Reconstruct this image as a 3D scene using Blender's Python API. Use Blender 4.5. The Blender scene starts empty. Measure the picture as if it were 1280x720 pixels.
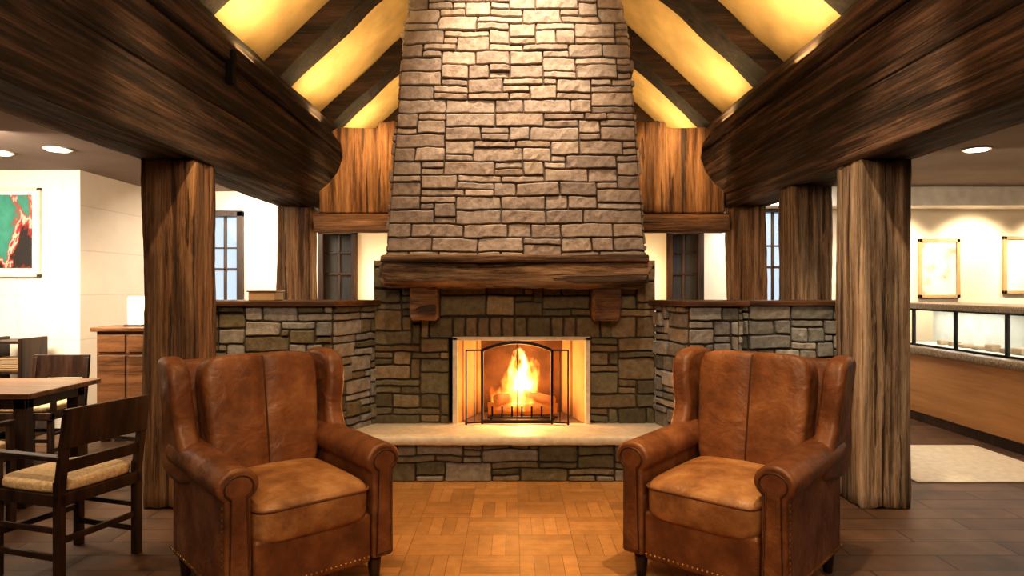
import bpy, math, random
from mathutils import Vector, Matrix, noise
random.seed(7)
S=bpy.context.scene
C=bpy.context.collection

# ------------------------------------------------------------------ materials
def newmat(name):
    m=bpy.data.materials.new(name); m.use_nodes=True
    nt=m.node_tree; b=nt.nodes['Principled BSDF']
    return m,nt,b
def N(nt,t,**k):
    n=nt.nodes.new(t)
    for a,v in k.items():
        setattr(n,a,v)
    return n
def ramp(nt,stops):
    r=nt.nodes.new('ShaderNodeValToRGB'); e=r.color_ramp.elements
    while len(e)<len(stops): e.new(0.5)
    for i,(p,c) in enumerate(stops):
        e[i].position=p; e[i].color=(*c,1)
    return r
def simple(name,col,rough=.5,metal=0,var=.12,scale=8,bump=.1,emit=None,es=0,bscale=40):
    m,nt,b=newmat(name)
    tc=N(nt,'ShaderNodeTexCoord'); n=N(nt,'ShaderNodeTexNoise'); n.inputs['Scale'].default_value=scale; n.inputs['Detail'].default_value=5
    nt.links.new(tc.outputs['Object'],n.inputs['Vector'])
    r=ramp(nt,[(.3,[c*(1-var) for c in col]),(.7,[min(1,c*(1+var)) for c in col])])
    nt.links.new(n.outputs['Fac'],r.inputs['Fac']); nt.links.new(r.outputs['Color'],b.inputs['Base Color'])
    b.inputs['Roughness'].default_value=rough; b.inputs['Metallic'].default_value=metal
    if bump:
        n2=N(nt,'ShaderNodeTexNoise'); n2.inputs['Scale'].default_value=bscale; nt.links.new(tc.outputs['Object'],n2.inputs['Vector'])
        bp=N(nt,'ShaderNodeBump'); bp.inputs['Strength'].default_value=bump; bp.inputs['Distance'].default_value=.01
        nt.links.new(n2.outputs['Fac'],bp.inputs['Height']); nt.links.new(bp.outputs['Normal'],b.inputs['Normal'])
    if emit:
        b.inputs['Emission Color'].default_value=(*emit,1); b.inputs['Emission Strength'].default_value=es
    return m
def wood(name,dark,mid,light,axis='y',sc=18,bump=.5,rough=.6,stretch=.045,crack=.85,broad=1.0,con=1.0):
    m,nt,b=newmat(name)
    tc=N(nt,'ShaderNodeTexCoord'); ai='xyz'.index(axis)
    def nz(s,st,det,dis,rg=.6):
        mp=N(nt,'ShaderNodeMapping'); v=[s,s,s]; v[ai]=s*st; mp.inputs['Scale'].default_value=v
        mp.inputs['Location'].default_value=(s*.13,s*.31,s*.07)
        nt.links.new(tc.outputs['Object'],mp.inputs['Vector'])
        n=N(nt,'ShaderNodeTexNoise'); n.inputs['Scale'].default_value=1; n.inputs['Detail'].default_value=det; n.inputs['Roughness'].default_value=rg; n.inputs['Distortion'].default_value=dis
        nt.links.new(mp.outputs['Vector'],n.inputs['Vector']); return n
    n=nz(sc,stretch,12,.15,.78)
    q=lambda d:.5+d/con
    r=ramp(nt,[(q(-.13),dark),(q(-.03),mid),(q(.05),[(a+c)/2 for a,c in zip(mid,light)]),(q(.13),light)])
    nt.links.new(n.outputs['Fac'],r.inputs['Fac'])
    n2=nz(sc*.28,.14,7,.3,.65)
    r2=ramp(nt,[(.36,(.36,.34,.33)),(.5,(.85,.84,.83)),(.64,(1.45,1.42,1.38))])
    nt.links.new(n2.outputs['Fac'],r2.inputs['Fac'])
    mx=N(nt,'ShaderNodeMix',data_type='RGBA',blend_type='MULTIPLY'); mx.inputs[0].default_value=.85*broad
    nt.links.new(r.outputs['Color'],mx.inputs[6]); nt.links.new(r2.outputs['Color'],mx.inputs[7])
    n3=nz(sc*.9,stretch*.7,5,.2,.55)
    r3=ramp(nt,[(.38,(.06,.045,.04)),(.41,(1,1,1))]); nt.links.new(n3.outputs['Fac'],r3.inputs['Fac'])
    mx2=N(nt,'ShaderNodeMix',data_type='RGBA',blend_type='MULTIPLY'); mx2.inputs[0].default_value=crack
    nt.links.new(mx.outputs[2],mx2.inputs[6]); nt.links.new(r3.outputs['Color'],mx2.inputs[7])
    nt.links.new(mx2.outputs[2],b.inputs['Base Color'])
    ad=N(nt,'ShaderNodeMath',operation='MULTIPLY'); nt.links.new(n.outputs['Fac'],ad.inputs[0]); nt.links.new(r3.outputs['Color'],ad.inputs[1])
    bp=N(nt,'ShaderNodeBump'); bp.inputs['Strength'].default_value=bump; bp.inputs['Distance'].default_value=.045*bump
    nt.links.new(ad.outputs[0],bp.inputs['Height']); nt.links.new(bp.outputs['Normal'],b.inputs['Normal'])
    b.inputs['Roughness'].default_value=rough
    return m
def attrmat(name,rough=.8,scale=14,lo=.6,hi=1.25,bump=.5,dist=.015,spec=.3):
    m,nt,b=newmat(name)
    at=N(nt,'ShaderNodeAttribute',attribute_name='Col')
    tc=N(nt,'ShaderNodeTexCoord'); n=N(nt,'ShaderNodeTexNoise'); n.inputs['Scale'].default_value=scale; n.inputs['Detail'].default_value=8; n.inputs['Roughness'].default_value=.65
    nt.links.new(tc.outputs['Object'],n.inputs['Vector'])
    r=ramp(nt,[(.3,(lo,lo,lo)),(.7,(hi,hi,hi))]); nt.links.new(n.outputs['Fac'],r.inputs['Fac'])
    mx=N(nt,'ShaderNodeMix',data_type='RGBA',blend_type='MULTIPLY'); mx.inputs[0].default_value=1
    nt.links.new(at.outputs['Color'],mx.inputs[6]); nt.links.new(r.outputs['Color'],mx.inputs[7])
    nt.links.new(mx.outputs[2],b.inputs['Base Color'])
    bp=N(nt,'ShaderNodeBump'); bp.inputs['Strength'].default_value=bump; bp.inputs['Distance'].default_value=dist
    nt.links.new(n.outputs['Fac'],bp.inputs['Height']); nt.links.new(bp.outputs['Normal'],b.inputs['Normal'])
    b.inputs['Roughness'].default_value=rough; b.inputs['Specular IOR Level'].default_value=spec
    return m
def leather(name,c1,c2,c3):
    m,nt,b=newmat(name)
    tc=N(nt,'ShaderNodeTexCoord'); n=N(nt,'ShaderNodeTexNoise'); n.inputs['Scale'].default_value=5; n.inputs['Detail'].default_value=10; n.inputs['Roughness'].default_value=.66
    nt.links.new(tc.outputs['Object'],n.inputs['Vector'])
    r=ramp(nt,[(.32,c1),(.52,c2),(.70,c3)]); nt.links.new(n.outputs['Fac'],r.inputs['Fac'])
    nt.links.new(r.outputs['Color'],b.inputs['Base Color'])
    v=N(nt,'ShaderNodeTexVoronoi'); v.inputs['Scale'].default_value=160; nt.links.new(tc.outputs['Object'],v.inputs['Vector'])
    n2=N(nt,'ShaderNodeTexNoise'); n2.inputs['Scale'].default_value=8; n2.inputs['Detail'].default_value=3; n2.inputs['Distortion'].default_value=.5; nt.links.new(tc.outputs['Object'],n2.inputs['Vector'])
    b1=N(nt,'ShaderNodeBump'); b1.inputs['Strength'].default_value=.15; b1.inputs['Distance'].default_value=.003
    nt.links.new(v.outputs['Distance'],b1.inputs['Height'])
    b2=N(nt,'ShaderNodeBump'); b2.inputs['Strength'].default_value=.55; b2.inputs['Distance'].default_value=.028
    nt.links.new(n2.outputs['Fac'],b2.inputs['Height']); nt.links.new(b1.outputs['Normal'],b2.inputs['Normal'])
    nt.links.new(b2.outputs['Normal'],b.inputs['Normal'])
    rr=ramp(nt,[(.3,(.54,.54,.54)),(.7,(.38,.38,.38))]); nt.links.new(n.outputs['Fac'],rr.inputs['Fac']); nt.links.new(rr.outputs['Color'],b.inputs['Roughness'])
    return m
def brickmat(name,c1,c2,mortar,w,h,rot=(0,0,0),rough=.6,ms=.01,bump=.3,off=.5,noise_amt=.5):
    m,nt,b=newmat(name)
    tc=N(nt,'ShaderNodeTexCoord'); mp=N(nt,'ShaderNodeMapping'); mp.inputs['Rotation'].default_value=rot
    nt.links.new(tc.outputs['Object'],mp.inputs['Vector'])
    br=N(nt,'ShaderNodeTexBrick'); br.offset=off
    br.inputs['Color1'].default_value=(*c1,1); br.inputs['Color2'].default_value=(*c2,1); br.inputs['Mortar'].default_value=(*mortar,1)
    br.inputs['Scale'].default_value=1; br.inputs['Brick Width'].default_value=w; br.inputs['Row Height'].default_value=h; br.inputs['Mortar Size'].default_value=ms
    nt.links.new(mp.outputs['Vector'],br.inputs['Vector'])
    n=N(nt,'ShaderNodeTexNoise'); n.inputs['Scale'].default_value=5; n.inputs['Detail'].default_value=7; nt.links.new(tc.outputs['Object'],n.inputs['Vector'])
    r=ramp(nt,[(.3,(.6,.6,.6)),(.7,(1.2,1.2,1.2))]); nt.links.new(n.outputs['Fac'],r.inputs['Fac'])
    mx=N(nt,'ShaderNodeMix',data_type='RGBA',blend_type='MULTIPLY'); mx.inputs[0].default_value=noise_amt
    nt.links.new(br.outputs['Color'],mx.inputs[6]); nt.links.new(r.outputs['Color'],mx.inputs[7]); nt.links.new(mx.outputs[2],b.inputs['Base Color'])
    bp=N(nt,'ShaderNodeBump'); bp.inputs['Strength'].default_value=bump; bp.inputs['Distance'].default_value=.005; bp.invert=True
    nt.links.new(br.outputs['Fac'],bp.inputs['Height']); nt.links.new(bp.outputs['Normal'],b.inputs['Normal'])
    b.inputs['Roughness'].default_value=rough
    return m

M={}
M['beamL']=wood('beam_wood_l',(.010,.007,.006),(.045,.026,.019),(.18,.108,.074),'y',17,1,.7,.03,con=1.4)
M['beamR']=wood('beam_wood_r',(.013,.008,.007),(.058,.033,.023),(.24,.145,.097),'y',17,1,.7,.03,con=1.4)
M['rafter']=wood('rafter_wood',(.007,.003,.002),(.028,.013,.007),(.08,.038,.019),'x',14,.6,.6,.08)
M['postL']=wood('post_wood_l',(.08,.038,.018),(.25,.13,.06),(.46,.275,.15),'z',20,1,.75,.03,con=1.35)
M['postR']=wood('post_wood_r',(.13,.085,.053),(.34,.235,.15),(.63,.48,.34),'z',20,1,.8,.03,con=1.4)
M['crossW']=wood('cross_wood',(.05,.024,.012),(.18,.09,.042),(.36,.2,.1),'x',16,.9,.65,.06)
M['mantel']=wood('mantel_wood',(.07,.04,.021),(.25,.15,.08),(.50,.34,.20),'x',16,1,.7,.06,con=1.3)
M['gable']=wood('gable_wood',(.07,.032,.014),(.22,.11,.046),(.44,.25,.115),'z',15,.9,.7,.06,con=1.1)
M['gabledark']=wood('gable_wall_wood',(.012,.006,.004),(.04,.02,.01),(.09,.045,.02),'z',10,.5,.7,.1)
M['dark']=wood('dark_wood',(.012,.006,.004),(.035,.016,.01),(.075,.036,.02),'z',14,.15,.4,.1,.2)
M['table']=wood('table_wood',(.07,.03,.012),(.18,.08,.034),(.30,.14,.06),'x',14,.15,.35,.08,.2,.5)
M['panel']=wood('panel_wood',(.32,.15,.05),(.42,.21,.08),(.50,.27,.11),'y',9,.05,.45,.06,0,.25)
M['cap']=wood('cap_wood',(.04,.018,.009),(.10,.048,.022),(.2,.10,.05),'x',14,.3,.4,.08,.3)
M['stone']=attrmat('stone',.85,22,.70,1.24,.7,.014)
M['floorp']=attrmat('parquet',.55,9,.8,1.15,.08,.004,.3)
M['white']=brickmat('white_tile_wall',(.86,.80,.71),(.84,.78,.69),(.74,.68,.6),.45,.45,(math.pi/2,0,0),.6,.006,.2,0,.1)
M['plaster']=simple('plaster',(.80,.73,.62),.8,0,.05,3,.1)
M['yellow']=simple('ceiling_plaster',(.74,.52,.24),.85,0,.2,3,.2,bscale=12)
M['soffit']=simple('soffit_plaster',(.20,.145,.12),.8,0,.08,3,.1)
M['tile']=brickmat('floor_tile',(.095,.052,.031),(.15,.085,.05),(.04,.023,.016),.9,.19,(0,0,0),.5,.006,.4,.5,.9)
M['slab']=simple('hearth_slab_stone',(.66,.58,.46),.5,0,.12,25,.2)
M['firebrick']=brickmat('firebrick',(.58,.38,.21),(.36,.21,.10),(.16,.09,.05),.10,2.0,(math.pi/2,0,0),.8,.008,.3,0,.6)
M['soot']=simple('sooty_refractory',(.10,.046,.022),.9,0,.5,5,.3)
M['iron']=simple('black_iron',(.02,.018,.017),.45,.8,.1)
M['brass']=simple('brass',(.6,.4,.16),.3,1,.1,bump=0)
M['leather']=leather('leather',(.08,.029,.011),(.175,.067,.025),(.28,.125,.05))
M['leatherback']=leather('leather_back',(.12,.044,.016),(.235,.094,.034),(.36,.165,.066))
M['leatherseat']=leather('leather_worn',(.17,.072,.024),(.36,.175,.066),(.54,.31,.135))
M['piping']=simple('leather_piping',(.06,.022,.01),.5)
M['fabric']=simple('woven_fabric',(.62,.44,.25),.9,0,.25,60,.4,bscale=120)
M['granite']=simple('granite',(.22,.17,.12),.3,0,.6,60,.05)
M['rug']=simple('rug_wool',(.66,.57,.45),.95,0,.1,20,.4,bscale=150)
M['frame']=simple('frame_wood',(.45,.3,.17),.5)
M['lightframe']=simple('pale_frame',(.72,.66,.55),.5)
M['char']=simple('charred_log',(.05,.025,.015),.9,0,.5,15,.8,emit=(1,.2,.02),es=.35,bscale=20)
M['lamp']=simple('lamp_glow',(1,.9,.7),.5,emit=(1,.8,.5),es=12,bump=0)
M['candle']=simple('candle_glow',(1,.85,.6),.5,emit=(1,.7,.4),es=2,bump=0)
M['white_trim']=simple('white_trim',(.85,.81,.74),.5,bump=0)
M['case']=simple('case_liner',(.66,.67,.60),.6,bump=0)
m,nt,b=newmat('glass'); b.inputs['Transmission Weight'].default_value=.95; b.inputs['Roughness'].default_value=.03; b.inputs['Base Color'].default_value=(.93,.97,.97,1); b.inputs['IOR'].default_value=1.1; M['glass']=m
m,nt,b=newmat('abstract_painting')
tc=N(nt,'ShaderNodeTexCoord'); mp=N(nt,'ShaderNodeMapping'); mp.inputs['Location'].default_value=(3.3,0,1.7); mp.inputs['Scale'].default_value=(2.2,1,1.2); nt.links.new(tc.outputs['Object'],mp.inputs['Vector'])
n=N(nt,'ShaderNodeTexNoise'); n.inputs['Scale'].default_value=1.2; n.inputs['Detail'].default_value=7; n.inputs['Roughness'].default_value=.6; n.inputs['Distortion'].default_value=.4
nt.links.new(mp.outputs['Vector'],n.inputs['Vector'])
r=ramp(nt,[(.0,(.02,.02,.02)),(.46,(.03,.025,.025)),(.49,(.5,.04,.03)),(.505,(.8,.68,.55)),(.525,(.4,.05,.04)),(.55,(.05,.25,.19)),(.7,(.10,.40,.30))])
nt.links.new(n.outputs['Fac'],r.inputs['Fac']); nt.links.new(r.outputs['Color'],b.inputs['Base Color']); M['art']=m
m,nt,b=newmat('pale_print')
tc=N(nt,'ShaderNodeTexCoord'); n=N(nt,'ShaderNodeTexNoise'); n.inputs['Scale'].default_value=4; n.inputs['Detail'].default_value=4
nt.links.new(tc.outputs['Object'],n.inputs['Vector'])
r=ramp(nt,[(.35,(.55,.25,.2)),(.45,(.72,.62,.54)),(.6,(.78,.72,.66))])
nt.links.new(n.outputs['Fac'],r.inputs['Fac']); nt.links.new(r.outputs['Color'],b.inputs['Base Color']); M['art2']=m

# ------------------------------------------------------------------ mesh helpers
def mkobj(name,verts,faces,mat,parent=None,smooth=False,cols=None):
    me=bpy.data.meshes.new(name); me.from_pydata([tuple(v) for v in verts],[],faces); me.update()
    if cols:
        a=me.color_attributes.new('Col','FLOAT_COLOR','POINT')
        for i,c in enumerate(cols): a.data[i].color=(*c,1)
    if mat: me.materials.append(mat)
    if smooth:
        for p in me.polygons: p.use_smooth=True
    o=bpy.data.objects.new(name,me); C.objects.link(o)
    if parent: o.parent=parent
    return o
def boxvf(x0,x1,y0,y1,z0,z1):
    v=[(x0,y0,z0),(x1,y0,z0),(x1,y1,z0),(x0,y1,z0),(x0,y0,z1),(x1,y0,z1),(x1,y1,z1),(x0,y1,z1)]
    f=[(0,3,2,1),(4,5,6,7),(0,1,5,4),(1,2,6,5),(2,3,7,6),(3,0,4,7)]
    return v,f
def boxes(name,lst,mat,parent=None,bevel=0,seg=2):
    V=[];F=[]
    for b in lst:
        v,f=boxvf(*b); k=len(V); V+=v; F+=[tuple(i+k for i in q) for q in f]
    o=mkobj(name,V,F,mat,parent)
    if bevel: bev(o,bevel,seg)
    return o
def bev(o,w,seg=2):
    for p in o.data.polygons: p.use_smooth=True
    md=o.modifiers.new('bevel','BEVEL'); md.width=w; md.segments=seg; md.limit_method='ANGLE'; md.angle_limit=math.radians(40)
    wn=o.modifiers.new('wn','WEIGHTED_NORMAL'); wn.keep_sharp=True
def empty(name,loc=(0,0,0),rot=0):
    e=bpy.data.objects.new(name,None); e.location=loc; e.rotation_euler=(0,0,rot); C.objects.link(e); return e
def hewn(name,b,mat,amp=.012,seg=.1,parent=None,chamf=.02,freq=2.5,grain=None):
    """rough-sawn timber: gridded box with noise displaced skin; grain = long axis for streaky relief"""
    x0,x1,y0,y1,z0,z1=b
    L=[x1-x0,y1-y0,z1-z0]; n=[max(3,min(140,int(l/seg))) for l in L]
    if grain is not None:
        for a in range(3):
            if a!=grain: n[a]=max(n[a],int(L[a]/.025))
    V=[];idx={};F=[]
    def coord(a,i):
        c0=(x0,y0,z0)[a]; l=L[a]; k=n[a]
        if i==0: return c0
        if i==k: return c0+l
        if i==1: return c0+min(chamf,l*.2)
        if i==k-1: return c0+l-min(chamf,l*.2)
        return c0+l*i/k
    def vid(i,j,k):
        key=(i,j,k)
        if key in idx: return idx[key]
        p=Vector((coord(0,i),coord(1,j),coord(2,k)))
        c=Vector(((x0+x1)/2,(y0+y1)/2,(z0+z1)/2))
        ex=[(i in(0,n[0])),(j in(0,n[1])),(k in(0,n[2]))]
        if sum(ex)>=2:
            for a in range(3):
                if ex[a]: p[a]-=math.copysign(min(chamf,L[a]*.2)*.45,p[a]-c[a])
        if grain is not None:
            q=p*freq*3; q[grain]*=.10
            q2=p*26; q2[grain]*=.05
            d=noise.noise_vector(q)*amp+noise.noise_vector(q2)*amp*.7+noise.noise_vector(p*freq*4)*amp*.25
        else: d=noise.noise_vector(p*freq)*amp+noise.noise_vector(p*freq*4)*amp*.35
        p=p+d
        idx[key]=len(V); V.append(p); return idx[key]
    for a in range(3):
        o1,o2=[q for q in range(3) if q!=a]
        for side in(0,n[a]):
            for i in range(n[o1]):
                for j in range(n[o2]):
                    def g(ii,jj):
                        t=[0,0,0]; t[a]=side; t[o1]=ii; t[o2]=jj; return vid(*t)
                    q=(g(i,j),g(i+1,j),g(i+1,j+1),g(i,j+1))
                    flip=(side==0)!=(a==1)
                    F.append(q[::-1] if flip else q)
    return mkobj(name,V,F,mat,parent,True)
def cyl(name,r0,r1,p0,p1,mat,parent=None,n=16,seg=6,amp=0):
    p0=Vector(p0);p1=Vector(p1);d=(p1-p0); q=d.to_track_quat('Z','Y')
    V=[];F=[]
    for s in range(seg+1):
        t=s/seg; r=r0+(r1-r0)*t
        for i in range(n):
            a=2*math.pi*i/n
            pt=p0+d*t+q@Vector((r*math.cos(a),r*math.sin(a),0))
            if amp: pt=pt+noise.noise_vector(pt*12)*amp
            V.append(pt)
    for s in range(seg):
        for i in range(n):
            F.append((s*n+i,s*n+(i+1)%n,(s+1)*n+(i+1)%n,(s+1)*n+i))
    F.append(tuple(range(n))[::-1]); F.append(tuple(seg*n+i for i in range(n)))
    o=mkobj(name,V,F,mat,parent,True)
    for f in list(o.data.polygons)[-2:]: f.use_smooth=False
    return o
def cushion(name,size,loc,mat,parent,k=4.5,n=14,rot=(0,0,0),crown=0,fn=None):
    V=[];idx={};F=[]
    def vid(t):
        if t in idx: return idx[t]
        p=Vector([2*c/n-1 for c in t])
        s=1/(sum(abs(c)**k for c in p)**(1/k)); p=p*s
        if crown: p.z*=1+crown*(1-min(1,p.x*p.x))*(1-min(1,p.y*p.y))
        p=Vector((p.x*size[0]/2,p.y*size[1]/2,p.z*size[2]/2))
        if fn: p=fn(p)
        idx[t]=len(V); V.append(p); return idx[t]
    for a in range(3):
        o1,o2=[q for q in range(3) if q!=a]
        for side in(0,n):
            for i in range(n):
                for j in range(n):
                    def g(ii,jj):
                        t=[0,0,0]; t[a]=side; t[o1]=ii; t[o2]=jj; return vid(tuple(t))
                    q=(g(i,j),g(i+1,j),g(i+1,j+1),g(i,j+1))
                    F.append(q[::-1] if (side==0)!=(a==1) else q)
    o=mkobj(name,V,F,mat,parent,True); o.location=loc; o.rotation_euler=rot
    md=o.modifiers.new('s','SUBSURF'); md.levels=1; md.render_levels=1
    return o
def extrude(name,prof,a0,a1,axis,mat,parent,bevel=.02,seg=4):
    V=[]
    for a in(a0,a1):
        for p in prof:
            V.append((a,p[0],p[1]) if axis=='x' else (p[0],a,p[1]))
    n=len(prof); F=[(i,(i+1)%n,n+(i+1)%n,n+i) for i in range(n)]
    F.append(tuple(range(n))[::-1]); F.append(tuple(range(n,2*n)))
    o=mkobj(name,V,F,mat,parent)
    import bmesh
    bm=bmesh.new(); bm.from_mesh(o.data); bmesh.ops.recalc_face_normals(bm,faces=bm.faces); bm.to_mesh(o.data); bm.free()
    if bevel: bev(o,bevel,seg)
    return o
def crom(pts,sub=5,closed=True):
    out=[];n=len(pts)
    for i in range(n):
        p0,p1,p2,p3=[pts[(i+j-1)%n] for j in range(4)]
        for s in range(sub):
            t=s/sub
            out.append(tuple(.5*((2*p1[a])+(-p0[a]+p2[a])*t+(2*p0[a]-5*p1[a]+4*p2[a]-p3[a])*t*t+(-p0[a]+3*p1[a]-3*p2[a]+p3[a])*t**3) for a in(0,1)))
    return out
def tube(name,pts,r,mat,parent=None,cyclic=False):
    cu=bpy.data.curves.new(name,'CURVE'); cu.dimensions='3D'; cu.bevel_depth=r; cu.bevel_resolution=3
    sp=cu.splines.new('POLY'); sp.points.add(len(pts)-1)
    for i,p in enumerate(pts): sp.points[i].co=(*p,1)
    sp.use_cyclic_u=cyclic
    o=bpy.data.objects.new(name,cu); C.objects.link(o); cu.materials.append(mat)
    if parent: o.parent=parent
    return o

def stones(name,W,H,mapf,pal,cell=(.07,.055),wr=(2,6),hr=(1,1,2,2,3),holes=(),prot=(.02,.045),seed=1,mort=(.05,.04,.03),parent=None,gap=.005,warp=.012,lv=(.85,1.15)):
    R=random.Random(seed)
    nx=max(1,round(W/cell[0])); ny=max(1,round(H/cell[1])); cw=W/nx; ch=H/ny
    used=[[False]*ny for _ in range(nx)]
    for i in range(nx):
        for j in range(ny):
            cx=(i+.5)*cw; cy=(j+.5)*ch
            for h in holes:
                if h[0]<cx<h[1] and h[2]<cy<h[3]: used[i][j]=True
    V=[];F=[];K=[]
    for i in range(nx):
        for j in range(ny):
            if used[i][j]: continue
            k=len(V)
            for a,b in((0,0),(1,0),(1,1),(0,1)): V.append(mapf((i+a)*cw,(j+b)*ch,0)); K.append(mort)
            F.append((k,k+1,k+2,k+3))
    def wp(u,v):
        e=min(1,min(u,W-u)/.05,min(v,H-v)/.05)
        q=noise.noise_vector(Vector((u*4.1,v*4.1,seed*3.3)))*warp*e+noise.noise_vector(Vector((u*13,v*13,seed)))*warp*.5*e
        return u+q.x,v+q.y
    for j in range(ny):
        for i in range(nx):
            if used[i][j]: continue
            h=R.choice(hr); w=R.randint(*wr)
            if h>=3: w=max(3,min(w,5))
            h=min(h,ny-j); ww=0
            while ww<w and i+ww<nx and not used[i+ww][j]: ww+=1
            if wr[0]>2 and i+ww<nx and not used[i+ww][j] and (i+ww+1>=nx or used[i+ww+1][j]): ww+=1
            w=ww
            while h>1:
                if all(not used[i+a][j+b] for a in range(w) for b in range(h)): break
                h-=1
            if h>=w and wr[0]>2: h=max(1,w-1) if w>1 else 1
            for a in range(w):
                for b in range(h): used[i+a][j+b]=True
            u0=i*cw;u1=(i+w)*cw;v0=j*ch;v1=(j+h)*ch
            g=gap*R.uniform(.6,1.3); pr=R.uniform(*prot)
            c=R.choice(pal); l=R.uniform(*lv); c=tuple(x*l for x in c)
            def samp(a,b):
                L=b-a; e=min(.009,L*.2); m=max(1,int(L/.04)); s=[a,a+e*.3,a+e]
                for q in range(1,m): s.append(a+e+(L-2*e)*q/m)
                return s+[b-e,b-e*.3,b]
            us=samp(u0+g,u1-g); vs=samp(v0+g,v1-g); nu=len(us); nv=len(vs); k=len(V)
            tx=R.uniform(-.008,.008); ty=R.uniform(-.008,.008)
            for b_,v in enumerate(vs):
                for a_,u in enumerate(us):
                    eu=min(a_,nu-1-a_); ev=min(b_,nv-1-b_); e=min(eu,ev)
                    hh=(-.002,pr*.75,pr)[min(e,2)]
                    if e>0: hh+=tx*(u-u0)/(u1-u0)+ty*(v-v0)/(v1-v0)+noise.noise(Vector((u*18,v*18,seed*7)))*.009
                    uu,vv=u,v
                    if eu<=1 and ev<=1:
                        uu+= math.copysign(.004,(u0+u1)/2-u); vv+=math.copysign(.004,(v0+v1)/2-v)
                    uu,vv=wp(uu,vv)
                    V.append(mapf(uu,vv,hh)); K.append(c)
            for b_ in range(nv-1):
                for a_ in range(nu-1):
                    q=k+b_*nu+a_; F.append((q,q+1,q+nu+1,q+nu))
    return mkobj(name,V,F,M['stone'],parent,False,K)
def planar(ox,oy,oz,ux,uy):
    l=math.hypot(ux,uy); ux/=l; uy/=l; nx,ny=uy,-ux
    return lambda u,v,h:(ox+ux*u+nx*h,oy+uy*u+ny*h,oz+v)

# ------------------------------------------------------------------ room shell
boxes('floor',[(-7,7.5,-2.5,11.8,-.1,0)],M['tile'])
V=[];F=[];K=[]; R=random.Random(3); cs=.3
for i in range(10):
    for j in range(-4,14):
        x=-1.46+i*cs; y=.9+j*cs
        if y+cs>5.3: continue
        base=R.uniform(.85,1.12)
        for s in range(4):
            a=s*cs/4; g=.001
            q=(x+a+g,x+a+cs/4-g,y+g,y+cs-g) if (i+j)%2 else (x+g,x+cs-g,y+a+g,y+a+cs/4-g)
            c=base*R.uniform(.84,1.16); c=(.43*c,.225*c,.082*c); k=len(V)
            V+=[(q[0],q[2],.004),(q[1],q[2],.004),(q[1],q[3],.004),(q[0],q[3],.004)]; F.append((k,k+1,k+2,k+3)); K+=[c]*4
mkobj('floor_parquet_inlay',V,F,M['floorp'],None,False,K)

def wallopen(name,x0,x1,y0,y1,z0,z1,ops,mat):
    L=[];x=x0
    for a,b,c,d in sorted(ops):
        L.append((x,a,y0,y1,z0,z1)); L.append((a,b,y0,y1,z0,c)); L.append((a,b,y0,y1,d,z1)); x=b
    L.append((x,x1,y0,y1,z0,z1)); return boxes(name,L,mat)
wins=[(-3.72,-3.32,1.0,2.3),(-2.31,-1.93,1.1,2.08),(1.93,2.28,1.1,2.08),(2.95,3.45,1.0,2.35)]
wallopen('wall_back',-4.32,7.3,8.3,8.45,0,2.65,wins,M['plaster'])
for i,w in enumerate(wins):
    a,b,c,d=w; e=empty('window_%d'%(i+1)); mx=(a+b)/2; mz=(c+d)/2
    boxes('frame',[(a-.05,a+.02,8.24,8.4,c-.05,d+.05),(b-.02,b+.05,8.24,8.4,c-.05,d+.05),(a-.05,b+.05,8.24,8.4,d-.01,d+.06),(a-.05,b+.05,8.22,8.4,c-.06,c+.01),
      (mx-.015,mx+.015,8.33,8.37,c,d),(a,b,8.33,8.37,mz-.015,mz+.015),(a,b,8.33,8.37,mz+.25,mz+.27)],M['dark'],e,.004)
    boxes('pane',[(a,b,8.345,8.35,c,d)],M['glass'],e)
boxes('wall_left_dining',[(-7,-4.32,6.8,6.95,0,2.65),(-4.47,-4.32,6.95,8.45,0,2.65)],M['white'])
boxes('wall_left',[(-7.1,-7,-2.5,6.95,0,2.65)],M['plaster'])
boxes('wall_right',[(7.3,7.4,-2.5,8.45,0,2.65)],M['plaster'])
boxes('wall_front',[(-7.1,7.4,-2.6,-2.5,0,5.8)],M['plaster'])
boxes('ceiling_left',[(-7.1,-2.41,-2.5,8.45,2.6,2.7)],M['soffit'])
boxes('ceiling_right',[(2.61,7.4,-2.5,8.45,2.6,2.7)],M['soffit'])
boxes('trim_soffit',[(3.0,7.3,7.9,8.3,2.38,2.6)],M['white_trim'],None,.005)
cx=.1; zb=3.35; sl=.93; YE=11.7
def roof(side):
    xe=cx+side*2.5; zr=zb+2.5*sl
    V=[(xe,-2.6,zb-.15),(cx,-2.6,zr-.15),(cx,YE,zr-.15),(xe,YE,zb-.15)]
    V+=[(x,y,z+.1) for x,y,z in V]
    F=[(0,1,2,3),(4,7,6,5),(0,4,5,1),(1,5,6,2),(2,6,7,3),(3,7,4,0)]
    return V,F
for s,nm in((-1,'ceiling_vault_left'),(1,'ceiling_vault_right')):
    V,F=roof(s); mkobj(nm,V,F,M['yellow'])
V=[(-2.4,YE-.1,0),(2.6,YE-.1,0),(2.6,YE-.1,zb-.1),(cx,YE-.1,zb+2.5*sl-.1),(-2.4,YE-.1,zb-.1)]
V+=[(x,YE,z) for x,y,z in V]
F=[(0,1,2,3,4),(9,8,7,6,5)]+[(i,i+5,(i+1)%5+5,(i+1)%5) for i in range(5)]
mkobj('wall_gable',V,F,M['gabledark'])
boxes('wall_back_side',[(-2.5,-2.4,8.45,YE,0,3.2),(2.6,2.7,8.45,YE,0,3.2)],M['gabledark'])

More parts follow.
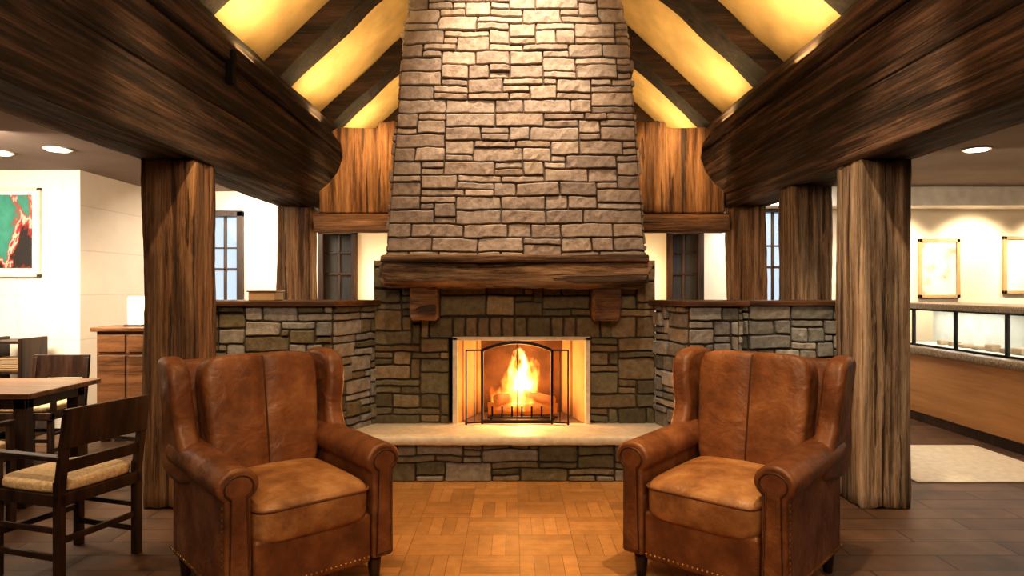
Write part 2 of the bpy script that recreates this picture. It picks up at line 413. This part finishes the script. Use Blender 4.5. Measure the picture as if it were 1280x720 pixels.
def rafter(y,side):
    w=.36; dr=.24; xo=cx+side*2.32; segs=24; V=[];F=[]
    for i in range(segs+1):
        t=i/segs; x=xo+(cx-xo)*t; zt=zb-.15+ (2.5-abs(x-cx))*sl-.004
        for yy,dz in((y,0),(y,-dr),(y+w*.5,-dr),(y+w,-dr),(y+w,0)):
            p=Vector((x,yy,zt+dz)); p+=noise.noise_vector(p*3)*.02
            V.append(p)
    m=5
    for i in range(segs):
        for k in range(m):
            a=i*m+k;b_=i*m+(k+1)%m; F.append((a,b_,b_+m,a+m))
    F.append(tuple(range(m)));F.append(tuple(segs*m+k for k in range(m))[::-1])
    return mkobj('rafter',V,F,M['rafter'],None,False)
for y in(1.1,2.7,4.3,5.95,7.7,9.5):
    for s in(-1,1): rafter(y,s)

def great(side,x0,x1,mat):
    e=empty('timber_beam')
    for k,(za,zc,ins) in enumerate([(2.25,2.68,.0),(2.68,3.04,.022),(3.04,3.27,-.015)]):
        a,b=(x0,x1-ins) if side<0 else (x0+ins,x1)
        hewn('timber_%d'%(k+1),(a,b,-2.4,YE-.15,za,zc-.004),mat,.016,.09,e,.015,1.8,1)
    return e
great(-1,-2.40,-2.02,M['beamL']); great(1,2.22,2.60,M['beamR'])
boxes('iron_strap',[(-2.04,-1.985,4.84,4.90,2.88,3.12)],M['iron'],None,.004)

def post(b,mat): return hewn('timber_post',b,mat,.017,.045,None,.015,4,2)
post((-2.375,-2.045,4.36,4.70,0,2.25),M['postL'])
post((2.24,2.57,4.36,4.70,0,2.25),M['postR'])
post((-2.375,-2.045,6.85,7.15,0,2.25),M['postL'])
post((2.24,2.57,6.85,7.15,0,2.25),M['postL'])
post((2.26,2.58,5.47,5.77,0,2.25),M['postR'])
for x0,x1 in((-2.02,-.8),(.86,2.21)):
    hewn('tie_beam',(x0,x1,6.88,7.12,1.99,2.17),M['crossW'],.012,.07,None,.02,4,0)
def knee(side):
    e=empty('truss_knee')
    xa=-1.99 if side<0 else 2.19
    s=1 if side<0 else -1
    prof=[(.0,2.19),(.0,2.42),(.10,2.50),(.19,2.62),(.24,2.76),(.22,2.90),(.12,3.03),(.20,3.08),(.5,3.07),(.8,3.09),(1.22,3.08),(1.22,2.19)]
    extrude('curved_brace',[(xa+s*x,z) for x,z in prof],7.0,7.16,'y',M['gable'],e,.02,3)
    hewn('brace_post',(min(xa+s*.62,xa+s*.98),max(xa+s*.62,xa+s*.98),6.93,6.998,2.19,3.12),M['gable'],.012,.05,e,.015,3,2)
    return e
knee(-1);knee(1)

# ------------------------------------------------------------------ fireplace
fp=empty('stone_fireplace')
CH=[(.30,.238,.195),(.275,.22,.182),(.335,.27,.22),(.29,.238,.20),(.255,.205,.172)]
LO=[(.19,.145,.085),(.15,.125,.075),(.23,.175,.105),(.14,.125,.08),(.27,.21,.135),(.12,.10,.06),(.17,.145,.09)]
GR=[(.18,.155,.10),(.14,.13,.08),(.23,.20,.15),(.27,.25,.22),(.12,.11,.07),(.20,.165,.11)]
BL=[(.28,.275,.265),(.22,.22,.21),(.34,.325,.30),(.18,.18,.165),(.25,.235,.205)]
Z0=1.60
def chim(u,v,h):
    hw=1.035-.079*v
    hw-= .025*(v>1.95)
    return (.03+(u/2.07-.5)*2*hw, 5.42-h, Z0+v)
stones('chimney_stones',2.07,3.9,chim,CH,(.061,.055),(3,7),(1,1,2,2,2),(),(.018,.036),15,(.095,.074,.058),fp,.004,.012,(.9,1.1))
for s in(-1,1):
    def cs_(u,v,h,s=s):
        hw=1.035-.079*v-.025*(v>1.95)
        return (.03+s*(hw+h*1), 5.42+(u if s>0 else .95-u), Z0+v)
    stones('chimney_side_stones',.95,3.9,cs_,CH,(.07,.055),(3,6),(1,1,2,2),(),(.005,.03),6+s,(.095,.074,.058),fp)
X0=-1.10
lower=planar(X0,5.42,.30,1,0)
ox0,ox1,oz=-.45,.60,1.02
stones('surround_stones',2.24,1.34,lower,LO,(.0745,.056),(2,5),(1,1,2,2,3),[(ox0-X0-.02,ox1-X0+.02,0,oz-.30-.01),(-.66-X0,.80-X0,oz-.31,oz-.30+.17)],(.012,.03),11,(.075,.058,.038),fp,.005,.012,(.8,1.2))
stones('lintel_stones',1.46,.17,planar(-.66,5.42,1.02,1,0),LO[:4]+[(.22,.16,.1)],(.1,.17),(1,2),(1,),(),(.02,.035),12,(.075,.058,.038),fp)
boxes('chimney_core',[(-.80,.86,5.46,6.30,1.6,5.5),(-1.08,ox0-.06,5.46,6.3,0,1.6),(ox1+.06,1.12,5.46,6.3,0,1.6),(ox0-.06,ox1+.06,5.46,6.3,1.06,1.6),(ox0-.06,ox1+.06,6.0,6.3,0,1.06)],M['soffit'],fp)
a0,a1,b0,b1=ox0+.01,ox1-.01,-.27,.44; y0,y1=5.40,5.93; zb0,zt=.34,1.015
mkobj('firebox_wall_l',[(a0,y0,zb0),(b0,y1,zb0),(b0,y1,zt),(a0,y0,zt)],[(0,1,2,3)],M['firebrick'],fp)
mkobj('firebox_wall_r',[(a1,y0,zb0),(b1,y1,zb0),(b1,y1,zt),(a1,y0,zt)],[(3,2,1,0)],M['firebrick'],fp)
mkobj('firebox_back',[(b0,y1,zb0),(b1,y1,zb0),(b1,y1,zt),(b0,y1,zt)],[(0,1,2,3)],M['soot'],fp)
mkobj('firebox_top',[(a0,y0,zt),(a1,y0,zt),(b1,y1,zt),(b0,y1,zt)],[(0,1,2,3)],M['soot'],fp)
boxes('firebox_edge',[(ox0-.02,ox0+.02,5.37,5.43,.34,1.03),(ox1-.02,ox1+.02,5.37,5.43,.34,1.03),(ox0-.02,ox1+.02,5.37,5.43,1.005,1.035)],M['slab'],fp,.004)
stones('hearth_stones',2.5,.285,planar(-1.26,4.99,0,1,0),GR+[(.2,.17,.12)],(.07,.0475),(2,6),(1,1,2,2,3),(),(.012,.03),21,(.06,.05,.035),fp)
boxes('hearth_core',[(-1.27,1.25,5.0,5.42,0,.28),(-1.0,1.05,5.4,6.0,0,.335)],M['soffit'],fp)
hewn('hearth_slab',(-1.27,1.25,4.90,5.43,.283,.345),M['slab'],.006,.05,fp,.01,6)
hewn('mantel_log',(-1.0,1.045,5.10,5.42,1.425,1.62),M['mantel'],.03,.035,fp,.04,4,0)
hewn('mantel_shelf',(-.985,1.03,5.08,5.42,1.615,1.67),M['mantel'],.012,.05,fp,.012,5,0)
for x in(-.785,.62): hewn('corbel',(x,x+.22,5.2,5.42,1.17,1.44),M['crossW'],.014,.05,fp,.02,5)

def flank(name,pts,seed,pal):
    e=empty(name)
    for i in range(len(pts)-1):
        (xa,ya),(xb,yb)=pts[i],pts[i+1]
        L=math.hypot(xb-xa,yb-ya)
        if L<.05: continue
        stones('facing_%d'%i,L,1.29,planar(xa,ya,0,xb-xa,yb-ya),pal,(.065,.055),(2,5),(1,1,2,2,2),(),(.012,.035),seed+i,(.07,.06,.045),e)
    return e
def prism(name,poly,z0,z1,mat,parent,bevel=0):
    n=len(poly); V=[(x,y,z0) for x,y in poly]+[(x,y,z1) for x,y in poly]
    F=[tuple(range(n))[::-1],tuple(range(n,2*n))]+[(i,(i+1)%n,n+(i+1)%n,n+i) for i in range(n)]
    o=mkobj(name,V,F,mat,parent)
    if bevel: bev(o,bevel)
    return o
e=flank('low_stone_wall',[(-2.40,4.97),(-1.31,4.97),(-1.10,5.42)],31,BL[:3]+GR)
prism('core',[(-2.39,5.0),(-1.32,5.0),(-1.12,5.44),(-1.12,5.5),(-2.39,5.5)],0,1.28,M['soffit'],e)
prism('cap',[(-2.42,4.91),(-1.28,4.91),(-1.04,5.40),(-1.04,5.54),(-2.42,5.54)],1.285,1.325,M['cap'],e,.006)
e=flank('low_stone_wall',[(1.145,5.42),(1.29,4.97),(1.66,4.97),(1.66,5.15),(2.62,5.15)],41,BL)
prism('core',[(1.17,5.44),(1.31,5.0),(1.64,5.0),(1.64,5.17),(2.60,5.17),(2.60,5.44),(1.17,5.5)],0,1.28,M['soffit'],e)
prism('cap',[(1.08,5.40),(1.25,4.91),(1.72,4.91),(1.72,5.10),(2.62,5.10),(2.62,5.44),(1.08,5.52)],1.285,1.325,M['cap'],e,.006)

# fire
fl=empty('log_fire')
fx=.075
for k,(p0,p1,r) in enumerate([((-.19,5.60,.425),(.37,5.62,.42),.05),((-.14,5.75,.44),(.34,5.73,.45),.05),((-.14,5.57,.50),(.22,5.74,.53),.045),((.34,5.56,.50),(-.02,5.74,.55),.042),((-.1,5.66,.50),(.3,5.64,.49),.04)]):
    cyl('log_%d'%k,r,r*.85,p0,p1,M['char'],fl,14,10,.02)
for k in range(7):
    x=-.16+k*.08
    tube('grate_bar_%d'%k,[(x,5.50,.46),(x,5.52,.375),(x,5.8,.375),(x,5.82,.45)],.007,M['iron'],fl)
tube('grate_rail',[(-.2,5.52,.37),(.37,5.52,.37)],.009,M['iron'],fl)
for x in(-.17,.34): tube('grate_leg',[(x,5.56,.34),(x,5.56,.375)],.009,M['iron'],fl)
m=bpy.data.materials.new('flame'); m.use_nodes=True; nt=m.node_tree; nt.nodes.clear()
out=N(nt,'ShaderNodeOutputMaterial'); tc=N(nt,'ShaderNodeTexCoord')
mp=N(nt,'ShaderNodeMapping'); mp.inputs['Scale'].default_value=(8,8,3.4); nt.links.new(tc.outputs['Object'],mp.inputs['Vector'])
nz=N(nt,'ShaderNodeTexNoise'); nz.inputs['Scale'].default_value=1.3; nz.inputs['Detail'].default_value=3; nt.links.new(mp.outputs['Vector'],nz.inputs['Vector'])
sb=N(nt,'ShaderNodeVectorMath',operation='SUBTRACT'); nt.links.new(nz.outputs['Color'],sb.inputs[0]); sb.inputs[1].default_value=(.5,.5,.5)
scl=N(nt,'ShaderNodeVectorMath',operation='MULTIPLY'); nt.links.new(sb.outputs[0],scl.inputs[0]); scl.inputs[1].default_value=(.36,.2,.30)
av=N(nt,'ShaderNodeVectorMath',operation='ADD'); nt.links.new(tc.outputs['Object'],av.inputs[0]); nt.links.new(scl.outputs[0],av.inputs[1])
sp=N(nt,'ShaderNodeSeparateXYZ'); nt.links.new(av.outputs[0],sp.inputs[0])
def mth(op,a,b=None,clamp=False):
    n=N(nt,'ShaderNodeMath',operation=op); n.use_clamp=clamp
    for i,v in enumerate((a,b)):
        if v is None: continue
        if isinstance(v,(int,float)): n.inputs[i].default_value=v
        else: nt.links.new(v,n.inputs[i])
    return n.outputs[0]
xx=mth('MULTIPLY',sp.outputs[0],sp.outputs[0]); y2=mth('MULTIPLY',sp.outputs[1],sp.outputs[1]); y2=mth('MULTIPLY',y2,2.5)
rr=mth('SQRT',mth('ADD',xx,y2))
zz=mth('SUBTRACT',1,mth('DIVIDE',sp.outputs[2],.47),True)
RR=mth('ADD',mth('MULTIPLY',mth('POWER',zz,.8),.23),.002)
v=mth('SUBTRACT',1,mth('DIVIDE',rr,RR),True)
cr=ramp(nt,[(0,(1,.14,.01)),(.3,(1,.36,.05)),(.7,(1,.65,.2)),(1,(1,.85,.5))]); nt.links.new(v,cr.inputs['Fac'])
st=mth('MULTIPLY',mth('POWER',v,1.2),110)
em=N(nt,'ShaderNodeEmission'); nt.links.new(cr.outputs['Color'],em.inputs['Color']); nt.links.new(st,em.inputs['Strength'])
nt.links.new(em.outputs[0],out.inputs['Volume'])
V=[];F=[];n=24;rows=16
for j in range(rows+1):
    t=j/rows; r_=.27*(1-t**2.2)+.01 if t>0 else .22
    for i in range(n):
        a=2*math.pi*i/n; V.append((r_*math.cos(a),r_*.65*math.sin(a),t*.54-.04))
for j in range(rows):
    for i in range(n): F.append((j*n+i,j*n+(i+1)%n,(j+1)*n+(i+1)%n,(j+1)*n+i))
F.append(tuple(range(n))[::-1]);F.append(tuple(rows*n+i for i in range(n)))
o=mkobj('flames',V,F,m,fl); o.location=(fx,5.68,.45)

# fire screen
fs=empty('fireplace_screen')
sx0,sx1,sy=-.235,.315,5.365
def arch(x0,x1,y,zlo,zs,rise,k=18):
    P=[(x0,y,zlo),(x0,y,zs)]
    for i in range(1,k): t=i/k; P.append((x0+(x1-x0)*t,y,zs+rise*math.sin(math.pi*t)**.8))
    return P+[(x1,y,zs),(x1,y,zlo)]
tube('frame_arch',arch(sx0,sx1,sy,.36,.925,.065),.014,M['iron'],fs,True)
tube('door_meeting_stiles',[(.04,sy,.37),(.04,sy,.985)],.003,M['iron'],fs)
tube('bar_bottom',[(sx0,sy,.37),(sx1,sy,.37)],.012,M['iron'],fs)
for s,x in((-1,sx0),(1,sx1)):
    x2=x+s*.125
    tube('side_panel',[(x,sy,.36),(x,sy,.93),(x2,sy-.03,.93),(x2,sy-.03,.36)],.009,M['iron'],fs,True)
    tube('side_stile',[(x+s*.0625,sy-.015,.36),(x+s*.0625,sy-.015,.93)],.004,M['iron'],fs)
    tube('foot',[(x2,sy-.03,.37),(x2,sy-.03,.347)],.009,M['iron'],fs)
    tube('foot',[(x,sy,.37),(x,sy,.347)],.009,M['iron'],fs)

# ------------------------------------------------------------------ armchair
def armchair(loc,rot):
    e=empty('leather_wingback_armchair',loc,rot); L=M['leather']
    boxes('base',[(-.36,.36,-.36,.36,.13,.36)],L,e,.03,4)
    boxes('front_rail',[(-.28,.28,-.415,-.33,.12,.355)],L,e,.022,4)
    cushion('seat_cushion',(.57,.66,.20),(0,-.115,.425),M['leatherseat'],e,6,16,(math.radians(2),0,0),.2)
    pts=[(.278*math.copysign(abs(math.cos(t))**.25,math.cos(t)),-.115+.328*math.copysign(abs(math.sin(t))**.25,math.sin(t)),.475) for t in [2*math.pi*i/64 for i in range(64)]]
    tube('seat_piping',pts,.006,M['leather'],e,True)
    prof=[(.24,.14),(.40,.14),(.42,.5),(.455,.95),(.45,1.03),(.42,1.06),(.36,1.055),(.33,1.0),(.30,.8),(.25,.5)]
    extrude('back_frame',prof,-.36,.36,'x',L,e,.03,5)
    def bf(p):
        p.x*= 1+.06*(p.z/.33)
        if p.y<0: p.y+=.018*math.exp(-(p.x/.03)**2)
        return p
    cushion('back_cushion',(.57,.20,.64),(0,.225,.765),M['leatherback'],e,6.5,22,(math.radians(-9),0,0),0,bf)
    c,s=math.cos(math.radians(-9)),math.sin(math.radians(-9))
    sp=[]
    for i in range(21):
        z=-.30+i*.60/20; k=abs(z/.32)**6.5; y=-.1*(max(0,1-k))**(1/6.5)+.015
        sp.append((0.0,.225+c*y-s*z,.765+s*y+c*z))
    tube('back_seam',sp,.0045,M['piping'],e)
    wp_=crom([(.40,.52),(.43,.8),(.455,1.03),(.39,1.08),(.26,1.075),(.175,1.02),(.15,.90),(.145,.78),(.10,.69),(.03,.61),(.05,.52)],5)
    for sd in(-1,1):
        w=extrude('wing',wp_,-.05,.05,'x',L,e,.042,6)
        w.location=(sd*.37,0,0)
        for v in w.data.vertices:
            f=(.42-v.co.y)
            v.co.x+=sd*(.08*f*max(0,min(1,(v.co.z-.6)/.3))) + sd*.02*max(0,(v.co.z-.8))/.3
        P=[]
        cxr,czr,r=.345,.600,.090
        for i in range(25):
            a=math.radians(-52+284*i/24); P.append((cxr+r*math.cos(a)*1.0,czr+r*math.sin(a)*.82))
        P=[(.40,.13)]+P+[(.285,.13)]
        P=[(sd*x,z) for x,z in P]
        a=extrude('arm',P,-.415,.30,'y',L,e,.032,6)
        for v in a.data.vertices:
            if v.co.z>.5:
                t=(v.co.y+.415)/.715
                v.co.z+=.03*t
        Q=[]
        for i in range(25):
            an=math.radians(-58+296*i/24); Q.append((cxr+.060*math.cos(an),czr-.004+.050*math.sin(an)))
        Q=[(.385,.15)]+Q+[(.30,.15)]
        Q=[(sd*x,z) for x,z in Q]
        extrude('arm_front_panel',Q,-.424,-.40,'y',L,e,.008,3)
        tube('arm_piping',[(x,-.424,z) for x,z in Q],.0035,M['piping'],e,True)
    V=[];F=[]
    def nail(p,ax):
        k=len(V); n=6
        ax=Vector(ax).normalized(); q=ax.to_track_quat('Z','Y')
        for ring,(rr,hh) in enumerate(((.006,0),(.0045,.003))):
            for i in range(n):
                a=2*math.pi*i/n; V.append(Vector(p)+q@Vector((rr*math.cos(a),rr*math.sin(a),hh)))
        V.append(Vector(p)+q@Vector((0,0,.0045)))
        for i in range(n):
            F.append((k+i,k+(i+1)%n,k+n+(i+1)%n,k+n+i)); F.append((k+n+i,k+n+(i+1)%n,k+2*n))
    for i in range(23): nail((-.265+i*.024,-.415,.150),(0,-1,0))
    for sd in(-1,1):
        for i in range(30): nail((sd*.4005,-.36+i*.024,.155),(sd,0,0))
        for i in range(16): nail((sd*.4005,-.385,.155+i*.024),(sd,0,0))
    mkobj('nailhead_trim',V,F,M['brass'],e,True)
    for x in(-.33,.33):
        for y in(-.35,.33):
            cyl('leg',.022,.036,(x,y,0),(x,y,.135),M['dark'],e,12,3)
    return e
armchair((-1.148,3.34,.0),math.radians(42))
armchair((1.115,3.38,.0),math.radians(-42))

# ------------------------------------------------------------------ dining furniture
def dchair(loc,rot):
    e=empty('dining_chair',loc,rot); D=M['dark']
    w=.24
    boxes('legs',[(-w,-w+.04,-.22,-.18,0,.44),(w-.04,w,-.22,-.18,0,.44),(-w,-w+.04,.19,.23,0,.5),(w-.04,w,.19,.23,0,.5)],D,e,.004)
    for sd,x in((-1,-w),(1,w-.04)):
        extrude('back_post',[(.19,.45),(.23,.45),(.28,.83),(.25,.83)],x,x+.04,'x',D,e,.005,2)
    boxes('seat_frame',[(-w,w,-.23,.23,.38,.44)],D,e,.006)
    boxes('stretchers',[(-w+.01,-w+.03,-.2,.2,.12,.15),(w-.03,w-.01,-.2,.2,.12,.15),(-w+.01,-w+.03,-.2,.2,.25,.275),(w-.03,w-.01,-.2,.2,.25,.275),(-w+.03,w-.03,-.21,-.19,.2,.23),(-w+.03,w-.03,.2,.22,.2,.23)],D,e,.003)
    cushion('seat_pad',(.47,.45,.07),(0,-.005,.465),M['fabric'],e,5,8)
    extrude('top_rail',[(.238,.66),(.262,.66),(.282,.85),(.256,.85)],-w,w,'x',D,e,.005,2)
    extrude('mid_rail',[(.214,.54),(.236,.54),(.243,.60),(.221,.60)],-w+.03,w-.03,'x',D,e,.004,2)
    for x in(-w-.015,w-.035):
        boxes('armrest',[(x,x+.05,-.2,.24,.60,.625)],D,e,.006)
        boxes('arm_support',[(x+.008,x+.042,-.2,-.165,.42,.61)],D,e,.004)
    return e
dchair((-2.28,3.50,0),math.radians(-108))
dchair((-3.28,3.95,0),math.radians(172))
dchair((-3.85,5.55,0),math.radians(0))
t=empty('dining_table')
boxes('top',[(-4.6,-3.05,4.3,5.05,.715,.75)],M['table'],t,.006)
boxes('apron',[(-4.5,-3.13,4.37,4.40,.64,.715),(-4.5,-3.13,4.95,4.98,.64,.715),(-3.17,-3.13,4.40,4.95,.64,.715)],M['dark'],t,.003)
boxes('legs',[(-3.21,-3.13,4.37,4.45,0,.715),(-3.21,-3.13,4.90,4.98,0,.715),(-4.5,-4.42,4.37,4.45,0,.715),(-4.5,-4.42,4.90,4.98,0,.715)],M['dark'],t,.005)
sbd=empty('sideboard')
boxes('carcass',[(-3.82,-3.25,6.25,6.6,.1,1.02)],M['table'],sbd,.008)
boxes('top',[(-3.86,-3.21,6.21,6.63,1.02,1.06)],M['table'],sbd,.008)
boxes('doors',[(-3.80,-3.55,6.235,6.25,.14,.8),(-3.52,-3.27,6.235,6.25,.14,.8),(-3.80,-3.55,6.235,6.25,.83,.99),(-3.52,-3.27,6.235,6.25,.83,.99)],M['table'],sbd,.006)
boxes('feet',[(-3.80,-3.74,6.28,6.34,0,.1),(-3.34,-3.28,6.28,6.34,0,.1),(-3.80,-3.74,6.5,6.56,0,.1),(-3.34,-3.28,6.5,6.56,0,.1)],M['dark'],sbd)
lp=empty('candle_lantern')
boxes('shade',[(-3.60,-3.47,6.35,6.48,1.075,1.34)],M['candle'],lp,.02,3)
boxes('lantern_base',[(-3.62,-3.45,6.33,6.50,1.06,1.078)],M['dark'],lp,.004)
sh=empty('magazine_rack')
boxes('sides',[(-4.95,-4.91,6.3,6.65,0,.95),(-4.58,-4.54,6.3,6.65,0,.95)],M['dark'],sh,.004)
boxes('shelves',[(-4.91,-4.58,6.3,6.65,z,z+.025) for z in(.08,.35,.62,.9)],M['dark'],sh)
boxes('magazines',[(-4.9,-4.62,6.4,6.6,.645+.02*k,.66+.02*k) for k in range(6)],M['frame'],sh)
pc=empty('framed_painting')
boxes('frame',[(-5.75,-4.70,6.76,6.8,1.53,1.56),(-5.75,-4.70,6.76,6.8,2.39,2.42),(-5.75,-5.72,6.76,6.8,1.53,2.42),(-4.73,-4.70,6.76,6.8,1.53,2.42)],M['lightframe'],pc,.003)
boxes('mat_board',[(-5.72,-4.73,6.785,6.798,1.56,2.39)],M['white_trim'],pc)
boxes('canvas',[(-5.66,-4.79,6.775,6.786,1.62,2.35)],M['art'],pc)

# ------------------------------------------------------------------ right: display counter etc
ct=empty('display_counter')
ya,yb=3.2,7.7; xf=4.32
boxes('front_panel',[(xf,xf+.05,ya,yb,.1,.74)],M['panel'],ct,.004)
boxes('body',[(xf+.05,xf+.75,ya,yb,.0,.74)],M['table'],ct)
boxes('plinth',[(xf+.02,xf+.06,ya,yb,0,.1)],M['dark'],ct)
hewn('granite_ledge',(xf-.06,xf+.8,ya-.02,yb+.02,.72,.80),M['granite'],.006,.1,ct,.012,6)
boxes('glass_front',[(xf+.06,xf+.066,ya,yb,.80,1.2)],M['glass'],ct)
boxes('mullions',[(xf+.05,xf+.08,y,y+.03,.80,1.2) for y in(3.2,3.9,4.6,5.3,6.0,6.7,7.4,7.67)]+[(xf+.05,xf+.08,ya,yb,1.18,1.2),(xf+.05,xf+.08,ya,yb,.80,.82)],M['iron'],ct)
boxes('granite_top',[(xf-.02,xf+.7,ya-.02,yb+.02,1.2,1.26)],M['granite'],ct,.01)
boxes('back_panel',[(xf+.45,xf+.47,ya,yb,.80,1.2)],M['case'],ct)
boxes('display_floor',[(xf+.08,xf+.45,ya+.02,yb-.02,.80,.815)],M['case'],ct)
R=random.Random(9); bl=[]
for y in [3.4+.19*i for i in range(22)]:
    if R.random()<.6: bl.append((xf+.22,xf+.32,y,y+R.uniform(.07,.13),.815,.815+R.uniform(.03,.07)))
boxes('case_goods',bl,M['frame'],ct,.012)
boxes('rug',[(2.95,4.15,4.95,6.1,.0,.012)],M['rug'],None,.004)
for k,(x0,x1,z0,z1) in enumerate([(4.95,5.45,1.30,2.02),(5.98,6.5,1.35,2.05)]):
    pc=empty('framed_print')
    boxes('frame',[(x0,x1,8.26,8.3,z0,z0+.04),(x0,x1,8.26,8.3,z1-.04,z1),(x0,x0+.04,8.26,8.3,z0,z1),(x1-.04,x1,8.26,8.3,z0,z1)],M['frame'],pc,.003)
    boxes('print',[(x0+.04,x1-.04,8.28,8.298,z0+.04,z1-.04)],M['art2'],pc)
bx=empty('menu_box'); boxes('body',[(-1.98,-1.78,5.1,5.3,1.325,1.39)],M['frame'],bx,.006)
boxes('lid',[(-1.99,-1.77,5.09,5.31,1.39,1.40)],M['table'],bx,.003)

def downlight(x,y):
    e=empty('recessed_downlight'); 
    cyl('ring',.11,.11,(x,y,2.588),(x,y,2.6),M['white_trim'],e,24,1); cyl('lens',.085,.085,(x,y,2.582),(x,y,2.59),M['lamp'],e,24,1)
for x,y in((-3.84,5.75),(-4.45,5.9),(3.93,5.75),(-3.6,3.2),(3.7,3.4)): downlight(x,y)

# ------------------------------------------------------------------ lights
def aim(o,t):
    o.rotation_euler=(Vector(t)-o.location).to_track_quat('-Z','Y').to_euler()
def spot(n,loc,t,e,ang,col=(1,.72,.42),bl=.6,r=.05):
    l=bpy.data.lights.new(n,'SPOT'); l.energy=e; l.spot_size=math.radians(ang); l.spot_blend=bl; l.color=col; l.shadow_soft_size=r
    o=bpy.data.objects.new(n,l); o.location=loc; C.objects.link(o); aim(o,t)
def area(n,loc,t,e,sx,sy,col=(1,.72,.42),spread=180):
    l=bpy.data.lights.new(n,'AREA'); l.shape='RECTANGLE'; l.size=sx; l.size_y=sy; l.energy=e; l.color=col; l.spread=math.radians(spread)
    o=bpy.data.objects.new(n,l); o.location=loc; C.objects.link(o); aim(o,t)
def point(n,loc,e,col,r=.05):
    l=bpy.data.lights.new(n,'POINT'); l.energy=e; l.color=col; l.shadow_soft_size=r
    o=bpy.data.objects.new(n,l); o.location=loc; C.objects.link(o)
W=(1,.70,.41)
spot('spot_chimney',(.05,4.45,4.75),(.03,5.4,3.35),520,56,(1,.77,.54),.9)
spot('spot_chimney_low',(.05,3.2,4.7),(.03,5.4,2.0),140,52,(1,.76,.53),.9)
spot('spot_chair_l',(-.9,2.5,4.6),(-1.1,3.3,.5),340,34,W,.8)
spot('spot_chair_r',(.95,2.5,4.6),(1.05,3.3,.5),340,34,W,.8)
spot('spot_floor',(.05,3.4,4.9),(.05,4.1,0),340,40,(1,.66,.33),.9,.25)
spot('spot_post_l',(-1.0,3.0,4.2),(-2.2,4.4,1.2),260,36,(1,.67,.35),.8)
spot('spot_post_r',(1.2,3.0,4.2),(2.4,4.4,1.2),300,36,(1,.74,.47),.8)
spot('spot_flank_l',(-1.0,3.6,4.3),(-1.7,5.0,1.0),120,40,(1,.76,.5),.8)
spot('spot_flank_r',(1.1,3.6,4.3),(1.7,5.0,1.0),150,40,(1,.82,.64),.8)
# soft area lights, no fixtures, added between the beams to wash the vault
for y,en in((3.6,9),(5.1,12),(6.95,9),(8.8,9),(10.6,9)):
    area('vault_fill_l',(-1.65,y,3.15),(-1.6,y,4.5),en,.35,.8,(1,.70,.33))
    area('vault_fill_r',(1.85,y,3.15),(1.8,y,4.5),en,.35,.8,(1,.70,.33))
point('fire_glow',(fx,5.5,.62),16,(1,.42,.12),.1)
point('fire_glow_in',(fx,5.66,.75),8,(1,.5,.18),.1)
area('dining_light',(-4.4,5.0,2.55),(-4.5,6.4,0.6),160,1.2,1.2,(1,.85,.65))
spot('dining_dl',(-3.84,5.75,2.56),(-3.84,6.3,0),90,110,(1,.78,.5))
spot('dining_chair_spot',(-2.9,2.6,2.56),(-2.5,3.6,.5),60,60,(1,.78,.5),.8)
area('bar_light',(4.2,5.6,2.55),(4.6,6.4,0),60,1.5,1.5,(1,.82,.6))
for x in(4.6,5.6,6.6): spot('wallwash',(x,7.5,2.35),(x,8.3,1.6),85,85,(1,.78,.5),.6)
for y in(4.25,5.65,7.05): area('display_case_light',(xf+.26,y,1.19),(xf+.26,y,.8),4,.1,1.2,(1,.95,.88))
area('back_light_l',(-2.9,7.6,2.5),(-2.9,8.2,1),30,.6,.4,(1,.84,.66))
area('back_light_r',(3.0,7.6,2.5),(3.0,8.2,1),26,.6,.4,(1,.88,.75))
point('back_glow_l',(-1.45,7.9,1.5),18,(1,.68,.36)); point('back_glow_r',(1.5,7.9,1.5),18,(1,.68,.36))
spot('knee_l',(-1.45,6.3,3.3),(-1.5,7.05,2.6),80,75,(1,.64,.32),1); spot('knee_r',(1.6,6.3,3.3),(1.65,7.05,2.6),80,75,(1,.64,.32),1)
area('front_fill',(0.05,-.6,3.3),(0.05,4.5,1.2),85,2.5,1.0,(1,.76,.52))

w=bpy.data.worlds.new('World'); S.world=w; w.use_nodes=True
w.node_tree.nodes['Background'].inputs[0].default_value=(.55,.66,.8,1); w.node_tree.nodes['Background'].inputs[1].default_value=.9

cam=bpy.data.cameras.new('camera'); cam.lens=23.9; cam.sensor_width=36; cam.clip_start=.05
co=bpy.data.objects.new('camera',cam); co.location=(0,0,1.42); co.rotation_euler=(math.pi/2,0,0); C.objects.link(co); S.camera=co
S.view_settings.view_transform='Standard'
for lk in('Medium High Contrast','Standard - Medium High Contrast'):
    try: S.view_settings.look=lk; break
    except Exception as ex: print(ex)
S.view_settings.exposure=.35
